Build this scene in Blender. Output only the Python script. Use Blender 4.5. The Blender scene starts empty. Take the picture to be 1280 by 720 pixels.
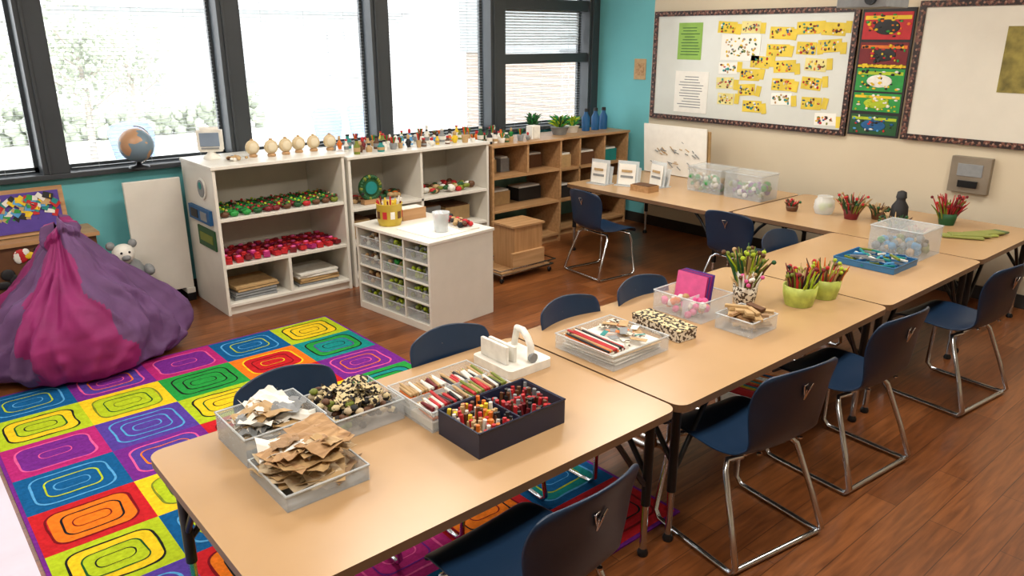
import bpy, math, random
from mathutils import Vector, Matrix, noise
rng = random.Random(7)
S = bpy.context.scene
try:
    S.view_settings.view_transform = 'Standard'
    S.view_settings.look = 'None'
    S.view_settings.exposure = 0.0
except Exception: pass

# ------------------------------------------------------------------ materials
def hexc(h):
    h = h.lstrip('#'); c = [int(h[i:i+2], 16)/255 for i in (0, 2, 4)]
    return tuple(((x/12.92) if x <= .04045 else ((x+.055)/1.055)**2.4) for x in c)+(1,)
MC = {}
def mat(name, col, rough=.5, metal=0, var=.12, scale=8, bump=0, alpha=1, emit=0, spec=.5, bscale=60):
    if name in MC: return MC[name]
    m = bpy.data.materials.new(name); m.use_nodes = True
    nt = m.node_tree; b = nt.nodes['Principled BSDF']
    c = hexc(col) if isinstance(col, str) else col
    b.inputs['Roughness'].default_value = rough; b.inputs['Metallic'].default_value = metal
    b.inputs['Specular IOR Level'].default_value = spec
    tc = nt.nodes.new('ShaderNodeTexCoord')
    n = nt.nodes.new('ShaderNodeTexNoise'); n.inputs['Scale'].default_value = scale; n.inputs['Detail'].default_value = 4
    nt.links.new(tc.outputs['Object'], n.inputs['Vector'])
    r = nt.nodes.new('ShaderNodeValToRGB'); e = r.color_ramp.elements
    e[0].position = .3; e[1].position = .7
    e[0].color = tuple(x*(1-var) for x in c[:3])+(1,); e[1].color = tuple(min(1, x*(1+var)) for x in c[:3])+(1,)
    nt.links.new(n.outputs['Fac'], r.inputs['Fac']); nt.links.new(r.outputs['Color'], b.inputs['Base Color'])
    if bump:
        n2 = nt.nodes.new('ShaderNodeTexNoise'); n2.inputs['Scale'].default_value = bscale
        nt.links.new(tc.outputs['Object'], n2.inputs['Vector'])
        bp = nt.nodes.new('ShaderNodeBump'); bp.inputs['Strength'].default_value = bump; bp.inputs['Distance'].default_value = .01
        nt.links.new(n2.outputs['Fac'], bp.inputs['Height']); nt.links.new(bp.outputs['Normal'], b.inputs['Normal'])
    if alpha < 1: b.inputs['Alpha'].default_value = alpha
    if emit:
        b.inputs['Emission Color'].default_value = c; b.inputs['Emission Strength'].default_value = emit
    MC[name] = m; return m

def wood_floor():
    m = bpy.data.materials.new('wood_plank_floor'); m.use_nodes = True; nt = m.node_tree; b = nt.nodes['Principled BSDF']
    tc = nt.nodes.new('ShaderNodeTexCoord')
    mp = nt.nodes.new('ShaderNodeMapping'); nt.links.new(tc.outputs['Object'], mp.inputs['Vector'])
    br = nt.nodes.new('ShaderNodeTexBrick'); nt.links.new(mp.outputs['Vector'], br.inputs['Vector'])
    br.inputs['Scale'].default_value = 1; br.inputs['Brick Width'].default_value = 1.15; br.inputs['Row Height'].default_value = .13
    br.inputs['Mortar Size'].default_value = .0015; br.offset = .37; br.inputs['Bias'].default_value = 0
    br.inputs['Color1'].default_value = hexc('#8e5832'); br.inputs['Color2'].default_value = hexc('#704020'); br.inputs['Mortar'].default_value = hexc('#452614')
    mp2 = nt.nodes.new('ShaderNodeMapping'); mp2.inputs['Scale'].default_value = (2, 22, 1); nt.links.new(tc.outputs['Object'], mp2.inputs['Vector'])
    n = nt.nodes.new('ShaderNodeTexNoise'); n.inputs['Scale'].default_value = 2.2; n.inputs['Detail'].default_value = 8; n.inputs['Distortion'].default_value = .6
    nt.links.new(mp2.outputs['Vector'], n.inputs['Vector'])
    r = nt.nodes.new('ShaderNodeValToRGB'); r.color_ramp.elements[0].position = .3; r.color_ramp.elements[1].position = .72
    r.color_ramp.elements[0].color = (.5, .45, .4, 1); r.color_ramp.elements[1].color = (1.15, 1.1, 1.0, 1)
    nt.links.new(n.outputs['Fac'], r.inputs['Fac'])
    mx = nt.nodes.new('ShaderNodeMix'); mx.data_type = 'RGBA'; mx.blend_type = 'MULTIPLY'; mx.inputs[0].default_value = .9
    nt.links.new(br.outputs['Color'], mx.inputs[6]); nt.links.new(r.outputs['Color'], mx.inputs[7]); nt.links.new(mx.outputs[2], b.inputs['Base Color'])
    b.inputs['Roughness'].default_value = .28; b.inputs['Specular IOR Level'].default_value = .45
    return m
def wood(name, c1, c2, axis=0, rough=.4, sc=3):
    if name in MC: return MC[name]
    m = bpy.data.materials.new(name); m.use_nodes = True; nt = m.node_tree; b = nt.nodes['Principled BSDF']
    tc = nt.nodes.new('ShaderNodeTexCoord'); mp = nt.nodes.new('ShaderNodeMapping'); s = [14, 14, 14]; s[axis] = 1
    mp.inputs['Scale'].default_value = s; nt.links.new(tc.outputs['Object'], mp.inputs['Vector'])
    n = nt.nodes.new('ShaderNodeTexNoise'); n.inputs['Scale'].default_value = sc; n.inputs['Detail'].default_value = 6
    nt.links.new(mp.outputs['Vector'], n.inputs['Vector'])
    r = nt.nodes.new('ShaderNodeValToRGB'); r.color_ramp.elements[0].position = .3; r.color_ramp.elements[1].position = .7
    r.color_ramp.elements[0].color = hexc(c1); r.color_ramp.elements[1].color = hexc(c2)
    nt.links.new(n.outputs['Fac'], r.inputs['Fac']); nt.links.new(r.outputs['Color'], b.inputs['Base Color'])
    b.inputs['Roughness'].default_value = rough; MC[name] = m; return m
def spotted(name, c1, c2, scale=25, th=.5, rough=.7):
    if name in MC: return MC[name]
    m = bpy.data.materials.new(name); m.use_nodes = True; nt = m.node_tree; b = nt.nodes['Principled BSDF']
    tc = nt.nodes.new('ShaderNodeTexCoord'); n = nt.nodes.new('ShaderNodeTexNoise'); n.inputs['Scale'].default_value = scale; n.inputs['Detail'].default_value = 1
    nt.links.new(tc.outputs['Object'], n.inputs['Vector'])
    r = nt.nodes.new('ShaderNodeValToRGB'); r.color_ramp.interpolation = 'CONSTANT'
    r.color_ramp.elements[0].color = hexc(c1); r.color_ramp.elements[1].position = th; r.color_ramp.elements[1].color = hexc(c2)
    nt.links.new(n.outputs['Fac'], r.inputs['Fac']); nt.links.new(r.outputs['Color'], b.inputs['Base Color'])
    b.inputs['Roughness'].default_value = rough; MC[name] = m; return m
def brick_mat():
    m = bpy.data.materials.new('brick_facade'); m.use_nodes = True; nt = m.node_tree; b = nt.nodes['Principled BSDF']
    tc = nt.nodes.new('ShaderNodeTexCoord'); mp = nt.nodes.new('ShaderNodeMapping'); mp.inputs['Rotation'].default_value = (math.pi/2, 0, 0)
    nt.links.new(tc.outputs['Object'], mp.inputs['Vector'])
    br = nt.nodes.new('ShaderNodeTexBrick'); br.inputs['Scale'].default_value = 3
    br.inputs['Color1'].default_value = hexc('#978a80'); br.inputs['Color2'].default_value = hexc('#887a70'); br.inputs['Mortar'].default_value = hexc('#b5aea6')
    nt.links.new(mp.outputs['Vector'], br.inputs['Vector']); nt.links.new(br.outputs['Color'], b.inputs['Base Color']); b.inputs['Roughness'].default_value = .9
    return m

LAM = mat('maple_laminate', '#b9966d', .27, var=.05, scale=3, spec=.45)
EDGE = mat('table_edge_band', '#75583f', .5)
BLACK = mat('black_steel', '#17181b', .35, .3)
CHROME = mat('chrome', '#c9ccd0', .18, 1, var=.03)
NAVY = mat('navy_plastic', '#112a45', .36, var=.06, bump=.03, bscale=200)
NAVYD = mat('navy_tray', '#1c2440', .3, alpha=.85)
WHITE = mat('white_laminate', '#dedad0', .4, var=.03)
WHITE2 = mat('white_melamine_inner', '#d0cbbd', .5, var=.03)
PAPER = mat('paper_white', '#efece4', .8, var=.03, scale=20)
CREAM = mat('cream_wall_paint', '#d2c5ac', .75, var=.03, scale=2)
TEAL = mat('teal_wall_paint', '#6ab8be', .7, var=.05, scale=2)
FRAME = mat('dark_window_frame', '#373d42', .45, var=.04)
BIRCH = wood('birch_wood', '#a27a50', '#bd946a', 0)
BIRCHZ = wood('birch_wood_v', '#9c7249', '#b58a5e', 2)
WOODD = wood('craft_wood', '#8f6a45', '#c9a273', 0, .7)
KRAFT = mat('kraft_paper', '#9c7d5c', .85, var=.25, scale=15, bump=.3)
KRAFT2 = mat('kraft_paper_light', '#c4b192', .85, var=.2, scale=12, bump=.3)
CLEAR = mat('clear_plastic', '#dfe6ea', .08, alpha=.22, var=.02)
CLEARRIM = mat('clear_plastic_rim', '#e9eff2', .1, alpha=.5, var=.02)
SPOT = spotted('animal_print', '#22180f', '#d9c79a', 55, .5)
SPOT2 = spotted('speckled_card', '#4a3a2a', '#d8cfbd', 70, .48)
CMAP = dict(red='#b81f26', orange='#dd711c', yellow='#e0bd22', lime='#a8bc22', green='#25903d', teal='#178380', blue='#105488',
            violet='#503a92', purple='#6d2683', magenta='#a8256c', pink='#d85692', brown='#5d3a20', tan='#b8986a', black='#1c1c1e',
            white='#e4e1d8', grey='#85888a', olive='#727d26', sky='#5098cc', maroon='#6e1119', darkgreen='#1a5028')
def C(k): return mat('pigment_'+k, CMAP[k], .6, var=.1, scale=25)

# ------------------------------------------------------------------ mesh builder
class MB:
    def __init__(s): s.v = []; s.f = []; s.mi = []; s.sm = []; s.mats = []
    def m(s, mt):
        if mt not in s.mats: s.mats.append(mt)
        return s.mats.index(mt)
    def add(s, vs, fs, mt, smooth=False):
        o = len(s.v); s.v += [tuple(v) for v in vs]; k = s.m(mt)
        for f in fs: s.f.append(tuple(i+o for i in f)); s.mi.append(k); s.sm.append(smooth)
    def box(s, x0, y0, z0, x1, y1, z1, mt):
        s.add([(x0, y0, z0), (x1, y0, z0), (x1, y1, z0), (x0, y1, z0), (x0, y0, z1), (x1, y0, z1), (x1, y1, z1), (x0, y1, z1)],
              [(0, 3, 2, 1), (4, 5, 6, 7), (0, 1, 5, 4), (1, 2, 6, 5), (2, 3, 7, 6), (3, 0, 4, 7)], mt)
    def obox(s, c, size, mt, rot=(0, 0, 0)):
        from mathutils import Euler
        R = Euler(rot).to_matrix(); hx, hy, hz = [q/2 for q in size]
        vs = [Vector(c)+R @ Vector(p) for p in [(-hx, -hy, -hz), (hx, -hy, -hz), (hx, hy, -hz), (-hx, hy, -hz), (-hx, -hy, hz), (hx, -hy, hz), (hx, hy, hz), (-hx, hy, hz)]]
        s.add(vs, [(0, 3, 2, 1), (4, 5, 6, 7), (0, 1, 5, 4), (1, 2, 6, 5), (2, 3, 7, 6), (3, 0, 4, 7)], mt)
    def tube(s, pts, r, mt, seg=8, rs=None, caps=True):
        pts = [Vector(p) for p in pts]; n = len(pts); vs = []; fs = []; up = None
        for i, p in enumerate(pts):
            t = (pts[min(i+1, n-1)]-pts[max(i-1, 0)]).normalized()
            if up is None:
                up = t.orthogonal().normalized()
            else:
                up = (up - t*up.dot(t)); up = up.normalized() if up.length > 1e-5 else t.orthogonal().normalized()
            w = t.cross(up); rr = rs[i] if rs else r
            for k in range(seg):
                a = 2*math.pi*k/seg; vs.append(p+(up*math.cos(a)+w*math.sin(a))*rr)
        for i in range(n-1):
            for k in range(seg):
                k2 = (k+1) % seg; fs.append((i*seg+k, i*seg+k2, (i+1)*seg+k2, (i+1)*seg+k))
        s.add(vs, fs, mt, True)
        if caps:
            s.add(vs[:seg], [tuple(range(seg))[::-1]], mt); s.add(vs[-seg:], [tuple(range(seg))], mt)
    def cyl(s, p0, p1, r, mt, seg=12, r2=None): s.tube([p0, p1], r, mt, seg, [r, r if r2 is None else r2])
    def lathe(s, c, prof, mt, seg=16, smooth=True):
        vs = []; fs = []
        for (r, z) in prof:
            for k in range(seg):
                a = 2*math.pi*k/seg; vs.append((c[0]+r*math.cos(a), c[1]+r*math.sin(a), c[2]+z))
        for i in range(len(prof)-1):
            for k in range(seg):
                k2 = (k+1) % seg; fs.append((i*seg+k, i*seg+k2, (i+1)*seg+k2, (i+1)*seg+k))
        s.add(vs, fs, mt, smooth)
        s.add(vs[:seg], [tuple(range(seg))[::-1]], mt); s.add(vs[-seg:], [tuple(range(seg))], mt)
    def ball(s, c, r, mt, seg=10, rings=6):
        if not hasattr(r, '__len__'): r = (r, r, r)
        vs = []; fs = []
        for i in range(rings+1):
            ph = math.pi*i/rings
            for k in range(seg):
                a = 2*math.pi*k/seg; vs.append((c[0]+r[0]*math.sin(ph)*math.cos(a), c[1]+r[1]*math.sin(ph)*math.sin(a), c[2]-r[2]*math.cos(ph)))
        for i in range(rings):
            for k in range(seg):
                k2 = (k+1) % seg; fs.append((i*seg+k, i*seg+k2, (i+1)*seg+k2, (i+1)*seg+k))
        s.add(vs, fs, mt, True)
    def rr(s, cx, cy, sx, sy, r, z0, z1, mt, mtside=None, seg=5, wob=0):
        pts = []
        for (qx, qy, a0) in [(1, 1, 0), (-1, 1, 90), (-1, -1, 180), (1, -1, 270)]:
            for k in range(seg+1):
                a = math.radians(a0+90*k/seg); pts.append((cx+qx*(sx/2-r)+r*math.cos(a), cy+qy*(sy/2-r)+r*math.sin(a)))
        n = len(pts)
        s.add([(x, y, z1) for x, y in pts], [tuple(range(n))], mt); s.add([(x, y, z0) for x, y in pts], [tuple(range(n))[::-1]], mt)
        vs = [(x, y, z0) for x, y in pts]+[(x, y, z1) for x, y in pts]
        s.add(vs, [(i, (i+1) % n, n+(i+1) % n, n+i) for i in range(n)], mtside or mt)
    def ring(s, cx, cy, sx, sy, r, w, z, mt, seed=0, seg=6, wob=.006):
        out = []
        for (qx, qy, a0) in [(1, 1, 0), (-1, 1, 90), (-1, -1, 180), (1, -1, 270)]:
            for k in range(seg+1):
                a = math.radians(a0+90*k/seg); out.append((cx+qx*(sx/2-r)+r*math.cos(a), cy+qy*(sy/2-r)+r*math.sin(a)))
        dense = []
        n = len(out)
        for i in range(n):
            x, y = out[i]; x2, y2 = out[(i+1) % n]; d = math.hypot(x2-x, y2-y); m_ = max(1, int(d/.04))
            for j in range(m_): dense.append((x+(x2-x)*j/m_, y+(y2-y)*j/m_))
        n = len(dense); A = []; B = []
        for x, y in dense:
            q = noise.noise(Vector((x*9, y*9, seed)))*wob*1.6
            dx, dy = x-cx, y-cy; L = math.hypot(dx, dy); dx /= L; dy /= L; ww = w*(1+.5*noise.noise(Vector((x*14, y*14, seed+5))))
            A.append((x+dx*(q+ww/2), y+dy*(q+ww/2), z)); B.append((x+dx*(q-ww/2), y+dy*(q-ww/2), z))
        s.add(A+B, [(i, (i+1) % n, n+(i+1) % n, n+i) for i in range(n)], mt)
    def grid(s, fn, nu, nv, mt, smooth=True, closeu=False):
        vs = [fn(i/(nu if closeu else nu-1), j/(nv-1)) for j in range(nv) for i in range(nu)]; fs = []
        for j in range(nv-1):
            for i in range(nu if closeu else nu-1):
                i2 = (i+1) % nu; fs.append((j*nu+i, j*nu+i2, (j+1)*nu+i2, (j+1)*nu+i))
        if callable(mt) and not isinstance(mt, bpy.types.Material):
            o = len(s.v); s.v += [tuple(v) for v in vs]
            for q, f in enumerate(fs):
                s.f.append(tuple(i+o for i in f)); s.mi.append(s.m(mt(q % (nu if closeu else nu-1), q//(nu if closeu else nu-1)))); s.sm.append(smooth)
        else: s.add(vs, fs, mt, smooth)
    def build(s, name, loc=(0, 0, 0), rz=0, bevel=0, solid=0, sub=0, parent=None, about=None):
        me = bpy.data.meshes.new(name); me.from_pydata(s.v, [], s.f)
        for q in s.mats: me.materials.append(q)
        me.polygons.foreach_set('material_index', s.mi); me.polygons.foreach_set('use_smooth', s.sm); me.update()
        if about:
            (px, py), ang, (dx, dy) = about
            me.transform(Matrix.Translation((px+dx, py+dy, 0)) @ Matrix.Rotation(ang, 4, 'Z') @ Matrix.Translation((-px, -py, 0)))
        o = bpy.data.objects.new(name, me); S.collection.objects.link(o); o.location = loc; o.rotation_euler = (0, 0, rz)
        if solid:
            q = o.modifiers.new('solid', 'SOLIDIFY'); q.thickness = solid; q.offset = 0
        if bevel:
            q = o.modifiers.new('bev', 'BEVEL'); q.width = bevel; q.segments = 2; q.limit_method = 'ANGLE'; q.angle_limit = math.radians(50)
        if sub:
            q = o.modifiers.new('sub', 'SUBSURF'); q.levels = sub; q.render_levels = sub
        if parent: o.parent = parent
        return o
def simple(name, x0, y0, z0, x1, y1, z1, mt, bevel=0):
    b = MB(); b.box(x0, y0, z0, x1, y1, z1, mt); return b.build(name, bevel=bevel)

# ------------------------------------------------------------------ camera
cd = bpy.data.cameras.new('camera'); cam = bpy.data.objects.new('camera', cd); S.collection.objects.link(cam)
cam.location = (0, 0, 1.87); cam.rotation_euler = (math.radians(90-18.2), 0, math.radians(49.3-90))
cd.sensor_width = 36; cd.lens = 36*955/1280; cd.clip_start = .05; cd.clip_end = 200
S.camera = cam

# ------------------------------------------------------------------ room
WX, WY, XL, YN, H = 6.2, 5.85, -2.0, -2.6, 2.8
b = MB(); b.box(XL-.1, YN-.1, -.1, WX+.1, WY+.1, 0, wood_floor()); b.build('floor')
simple('ceiling', XL-.1, YN-.1, H, WX+.1, WY+.1, H+.1, mat('ceiling_paint', '#e6e2d8', .9, var=.02))
simple('wall_left', XL-.1, YN, 0, XL, WY, H, CREAM)
simple('wall_near', XL, YN-.1, 0, WX, YN, H, CREAM)
b = MB(); b.box(WX, YN, 0, WX+.1, 5.08, H, CREAM); b.box(WX, 5.08, 0, WX+.1, WY+.1, H, TEAL); b.build('wall_right')
SILL, HEAD = .97, 2.45
b = MB(); b.box(XL, WY, 0, WX, WY+.14, SILL, TEAL); b.box(XL, WY, HEAD, WX, WY+.14, H, CREAM); b.build('wall_window')
simple('baseboard_window', XL, WY-.015, 0, WX, WY, .1, mat('baseboard_vinyl', '#2a2724', .5))
simple('baseboard_right', WX-.015, YN, 0, WX, WY-.02, .1, MC['baseboard_vinyl'])
simple('trim_sill', XL, WY-.06, SILL, WX, WY+.16, SILL+.035, FRAME, .004)
simple('trim_head', XL, WY-.04, HEAD-.05, WX, WY+.15, HEAD, FRAME, .004)
posts = [(-1.6, -1.45), (-.32, -.18), (.93, 1.09), (2.19, 2.36), (3.46, 3.63), (4.73, 4.91), (6.05, 6.2)]
for i, (a, c) in enumerate(posts):
    b = MB(); b.box(a, WY-.05, SILL+.035, c, WY+.12, HEAD-.05, FRAME); b.box(a+.03, WY-.065, SILL+.035, a+.05, WY-.05, HEAD-.05, FRAME)
    b.build('trim_mullion', bevel=.004)
SLAT = mat('blind_slat', '#a9b0b2', .5, var=.02); SLATW = mat('blind_slat_closed', '#d3d6d6', .6, var=.02)
GLASS = mat('window_glass', '#eef4f6', .02, alpha=.06, var=0)
for i in range(len(posts)-1):
    x0, x1 = posts[i][1], posts[i+1][0]
    b = MB(); b.box(x0, WY+.1, SILL+.035, x1, WY+.106, HEAD-.05, GLASS)
    for (p, q, r, t) in [(x0, x0+.025, SILL+.035, HEAD-.05), (x1-.025, x1, SILL+.035, HEAD-.05)]: b.box(p, WY+.09, r, q, WY+.12, t, FRAME)
    b.box(x0, WY+.09, SILL+.035, x1, WY+.12, SILL+.07, FRAME)
    if i == 5:
        b.box(x0, WY-.02, 1.62, x1, WY+.12, 1.71, FRAME); b.box(x0, WY-.02, 2.12, x1, WY+.12, 2.22, FRAME)
    win = b.build('window_%d' % (i+1))
    b = MB(); z = SILL+.05
    while z < HEAD-.08:
        b.box(x0+.03, WY+.045, z, x1-.03, WY+.063, z+.0025, SLAT); z += .026
    if i == 5:
        z = 1.80
        while z < 2.12:
            b.obox(((x0+x1)/2, WY+.075, z), (x1-x0-.08, .022, .002), SLATW, (.9, 0, 0)); z += .026
    for xx in (x0+.2, x1-.2, (x0+x1)/2): b.box(xx, WY+.053, SILL+.04, xx+.002, WY+.055, HEAD-.06, SLAT)
    b.build('blind', parent=win)

# ---- exterior
EXTG = mat('outdoor_paving', '#d6d6d2', .9); simple('outdoor_ground', -40, 6.2, -.25, 60, 60, -.15, EXTG)
b = MB(); SID = mat('house_siding', '#c6c9cb', .9); RF = mat('house_roof', '#aeb1b5', .9); SID2 = mat('grey_siding', '#85898b', .9); RF2 = mat('grey_siding_line', '#606466', .9)
b.box(4, 20, -.15, 13, 26, 2.6, SID)
b.add([(3.6, 19.6, 2.5), (13.4, 19.6, 2.5), (13.4, 26.4, 2.5), (3.6, 26.4, 2.5), (3.6, 23, 4.6), (13.4, 23, 4.6)], [(0, 1, 5, 4), (2, 3, 4, 5), (0, 4, 3), (1, 2, 5)], RF)
for x in (5, 7.5, 10.5): b.box(x, 19.9, .8, x+1, 20, 2, MC['house_roof'])
b.build('neighbour_house')
b = MB(); b.box(10.7, 11, -.15, 17, 14, 1.55, brick_mat()); b.box(10.6, 10.9, 1.55, 17, 14.1, 4, SID2)
for k in range(9): b.box(10.55, 10.86, 1.6+k*.26, 17, 10.9, 1.63+k*.26, RF2)
b.box(11.2, 10.9, 2.0, 12.1, 10.99, 3.1, RF2); b.build('brick_building')
LEAF = mat('tree_foliage', '#a7ae9c', .9, var=.35, scale=3); BARK = mat('tree_bark', '#a39a90', .9)
def tree(x, y, h, r, n=220):
    b = MB(); b.tube([(x, y, -.15), (x+.05, y, h*.5), (x, y, h*.8)], .05, BARK, 8, [.06, .05, .03])
    for k in range(9):
        a = k*1.3; zz = h*(.35+.05*k); b.tube([(x+.03, y, zz), (x+math.cos(a)*r*.7, y+math.sin(a)*r*.7, zz+.5)], .015, BARK, 6)
    for k in range(n):
        d = Vector((rng.gauss(0, 1), rng.gauss(0, 1), rng.gauss(0, 1))).normalized()*rng.uniform(.2, 1)
        b.ball((x+d.x*r, y+d.y*r, h*.75+d.z*r*1.1), rng.uniform(.015, .055), LEAF, 5, 3)
    b.build('garden_tree')
tree(3.0, 14, 2.0, 1.0, 700); tree(1.2, 12.5, 1.9, .9, 600); tree(4.5, 17, 1.8, 1.0, 500)
b = MB()
for k in range(420):
    x = rng.uniform(-1, 7.5); b.ball((x, rng.uniform(17.5, 18.2), rng.uniform(-.1, .5+.2*math.sin(x))), rng.uniform(.08, .2), LEAF, 5, 3)
b.build('garden_hedge')

# ------------------------------------------------------------------ rug
PAT = [['blue', 'purple', 'magenta', 'blue', 'lime'],
       ['lime', 'yellow', 'green', 'orange', 'teal'],
       ['magenta', 'violet', 'lime', 'red', 'purple'],
       ['blue', 'purple', 'red', 'yellow', 'green'],
       ['red', 'yellow', 'blue', 'magenta', 'orange'],
       ['lime', 'blue', 'orange', 'teal', 'violet'],
       ['violet', 'red', 'green', 'yellow', 'magenta'],
       ['teal', 'lime', 'magenta', 'red', 'blue'],
       ['orange', 'violet', 'blue', 'lime', 'red']]
SEC = dict(blue='teal', purple='violet', magenta='purple', lime='yellow', yellow='lime', green='teal', orange='red', violet='blue', red='orange', teal='green')
LIN = dict(blue='lime', purple='orange', magenta='purple', lime='darkgreen', yellow='darkgreen', green='black', orange='maroon', violet='sky', red='black', teal='violet')
LIN2 = dict(blue='sky', purple='pink', magenta='pink', lime='black', yellow='olive', green='black', orange='yellow', violet='sky', red='maroon', teal='black')
def RC(k): return mat('rug_'+k, CMAP[k], .95, var=.16, scale=60, bump=.25, spec=.1)
b = MB(); TW, TH = .408, .338; RX, RY = .24, 4.66
b.box(RX-.015, RY-9*TH-.015, 0.001, RX+5*TW+.015, RY+.015, .008, RC('purple'))
for r, row in enumerate(PAT):
    for c, k in enumerate(row):
        x0 = RX+c*TW; y1 = RY-r*TH; cx = x0+TW/2; cy = y1-TH/2; sd = r*7+c
        b.add([(x0, y1-TH, .009), (x0+TW, y1-TH, .009), (x0+TW, y1, .009), (x0, y1, .009)], [(0, 1, 2, 3)], RC(k))
        fill = SEC[k]
        if sd % 3: b.rr(cx, cy, TW*.74, TH*.72, .05, .0092, .0095, RC(fill))
        b.ring(cx, cy, TW*.76, TH*.74, .055, .010, .0100, RC(LIN2[k]), sd)
        if sd % 2: b.rr(cx, cy, TW*.52, TH*.46, .04, .0096, .0101, RC(k))
        b.ring(cx, cy, TW*.53, TH*.47, .04, .008, .0106, RC(LIN[k]), sd+50)
        b.ring(cx, cy, TW*.34, TH*.20, .03, .006, .0106, RC(LIN2[k]), sd+90)
b.build('patchwork_rug')
b = MB(); GLARE = mat('floor_glare_pale', '#cfc6d6', .35, var=.05); b.rr(-.72, 3.1, 1.86, 4.6, .03, .001, .006, GLARE); b.build('floor_glare_slab')  # thin pale slab: window glare on the floor put in as colour

# ------------------------------------------------------------------ tables
TZ = .62
def table(x0, y0, x1, y1, zo=0):
    cx, cy = (x0+x1)/2, (y0+y1)/2
    b = MB(); b.rr(0, 0, x1-x0-.006, y1-y0-.006, .05, TZ-.03, TZ, LAM, EDGE)
    b.rr(0, 0, x1-x0-.12, y1-y0-.12, .05, TZ-.05, TZ-.03, BLACK)
    hx, hy = (x1-x0)/2-.07, (y1-y0)/2-.07
    for sx in (-1, 1):
        for sy in (-1, 1):
            X, Y = sx*hx, sy*hy
            b.cyl((X, Y, .22), (X, Y, TZ-.03), .018, BLACK); b.cyl((X, Y, .02), (X, Y, .24), .0135, CHROME)
            b.lathe((X, Y, 0), [(.02, .0), (.022, .012), (.014, .03)], BLACK, 12)
            b.tube([(X-sx*.22, Y, TZ-.045), (X-sx*.17, Y, TZ-.09), (X-sx*.03, Y, .33), (X, Y, .3)], .011, BLACK, 8)
            b.tube([(X, Y-sy*.2, TZ-.045), (X, Y-sy*.15, TZ-.09), (X, Y-sy*.02, .36), (X, Y, .33)], .011, BLACK, 8)
    return b.build('classroom_table', loc=(cx, cy, 0))
table(.51, 1.46, 2.04, 2.37); table(2.045, 1.455, 3.68, 2.385); table(3.685, 1.46, 4.9, 2.39)
table(4.905, 1.47, 6.0, 3.2); table(4.8, 3.21, 5.95, 4.86)

# ------------------------------------------------------------------ chairs
def chair(x, y, rz, name='school_chair', pal=None, sc=1.0, z=0):
    shell = pal or NAVY
    prof = [(.215, .350, .165), (.205, .375, .18), (.16, .388, .192), (.06, .382, .197), (-.06, .375, .195), (-.13, .385, .182), (-.168, .415, .172),
            (-.190, .47, .172), (-.205, .53, .187), (-.220, .60, .197), (-.236, .66, .198), (-.248, .70, .185), (-.254, .724, .155)]
    n = len(prof)
    def fn(u, v):
        q = v*(n-1); i = min(int(q), n-2); f = q-i
        Y = prof[i][0]*(1-f)+prof[i+1][0]*f; Z = prof[i][1]*(1-f)+prof[i+1][1]*f; W = prof[i][2]*(1-f)+prof[i+1][2]*f
        s = (u-.5)*2; e = s*s
        if v > .5: Y += .042*e*min(1, (v-.5)*4); Z -= .02*e*max(0, v-.8)*5
        else: Z += .018*e*min(1, v*4)
        return (s*W, Y, Z)
    b = MB(); b.grid(fn, 11, 27, shell)
    o = bpy.data.objects.new(name, None); S.collection.objects.link(o); o.location = (x, y, z); o.rotation_euler = (0, 0, rz); o.scale = (sc, sc, sc)
    b.build('shell', solid=.009, sub=1, parent=o)
    b = MB()
    for s in (-1, 1):
        P = [(s*.10, -.10, .362), (s*.15, -.08, .355), (s*.175, -.10, .33), (s*.20, -.17, .16), (s*.215, -.215, .035), (s*.218, -.20, .013), (s*.218, -.15, .012),
             (s*.215, .10, .012), (s*.213, .15, .014), (s*.21, .175, .04), (s*.18, .155, .30), (s*.165, .145, .345), (s*.14, .12, .358), (s*.10, .10, .362)]
        b.tube(P, .0105, CHROME, 8)
    b.cyl((-.15, -.08, .352), (.15, -.08, .352), .010, CHROME); b.cyl((-.16, .14, .348), (.16, .14, .348), .010, CHROME)
    b.cyl((-.217, -.2, .013), (.217, -.2, .013), .010, CHROME)
    for s in (-1, 1): b.lathe((s*.1, -.165, .40), [(.008, 0), (.008, .006)], CHROME, 8)
    b.build('tube_frame', parent=o)
    b = MB()
    for (p, q) in [((-.022, .655), (0, .61)), ((.022, .655), (0, .61)), ((-.022, .655), (.022, .655)), ((-.008, .64), (0, .6)), ((.008, .64), (0, .6))]:
        b.cyl((p[0], -.243, p[1]), (q[0], -.231, q[1]), .003, CHROME, 6)
    b.build('emblem', parent=o)
    return o
for (x, y, rz) in [(1.24, 1.38, 3), (2.39, 1.42, -9), (3.19, 1.42, -5), (4.32, 1.38, -6)]: chair(x, y, math.radians(rz), sc=1.11)
for (x, y, rz) in [(1.01, 2.22, 180), (1.70, 2.18, 177)]: chair(x, y, math.radians(rz), z=.011)
for (x, y, rz) in [(2.38, 2.15, 181), (2.88, 2.14, 180), (4.28, 2.22, 178)]: chair(x, y, math.radians(rz), z=.0)
for (x, y, rz) in [(4.55, 4.15, -96), (4.75, 2.98, -88)]: chair(x, y, math.radians(rz))

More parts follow.
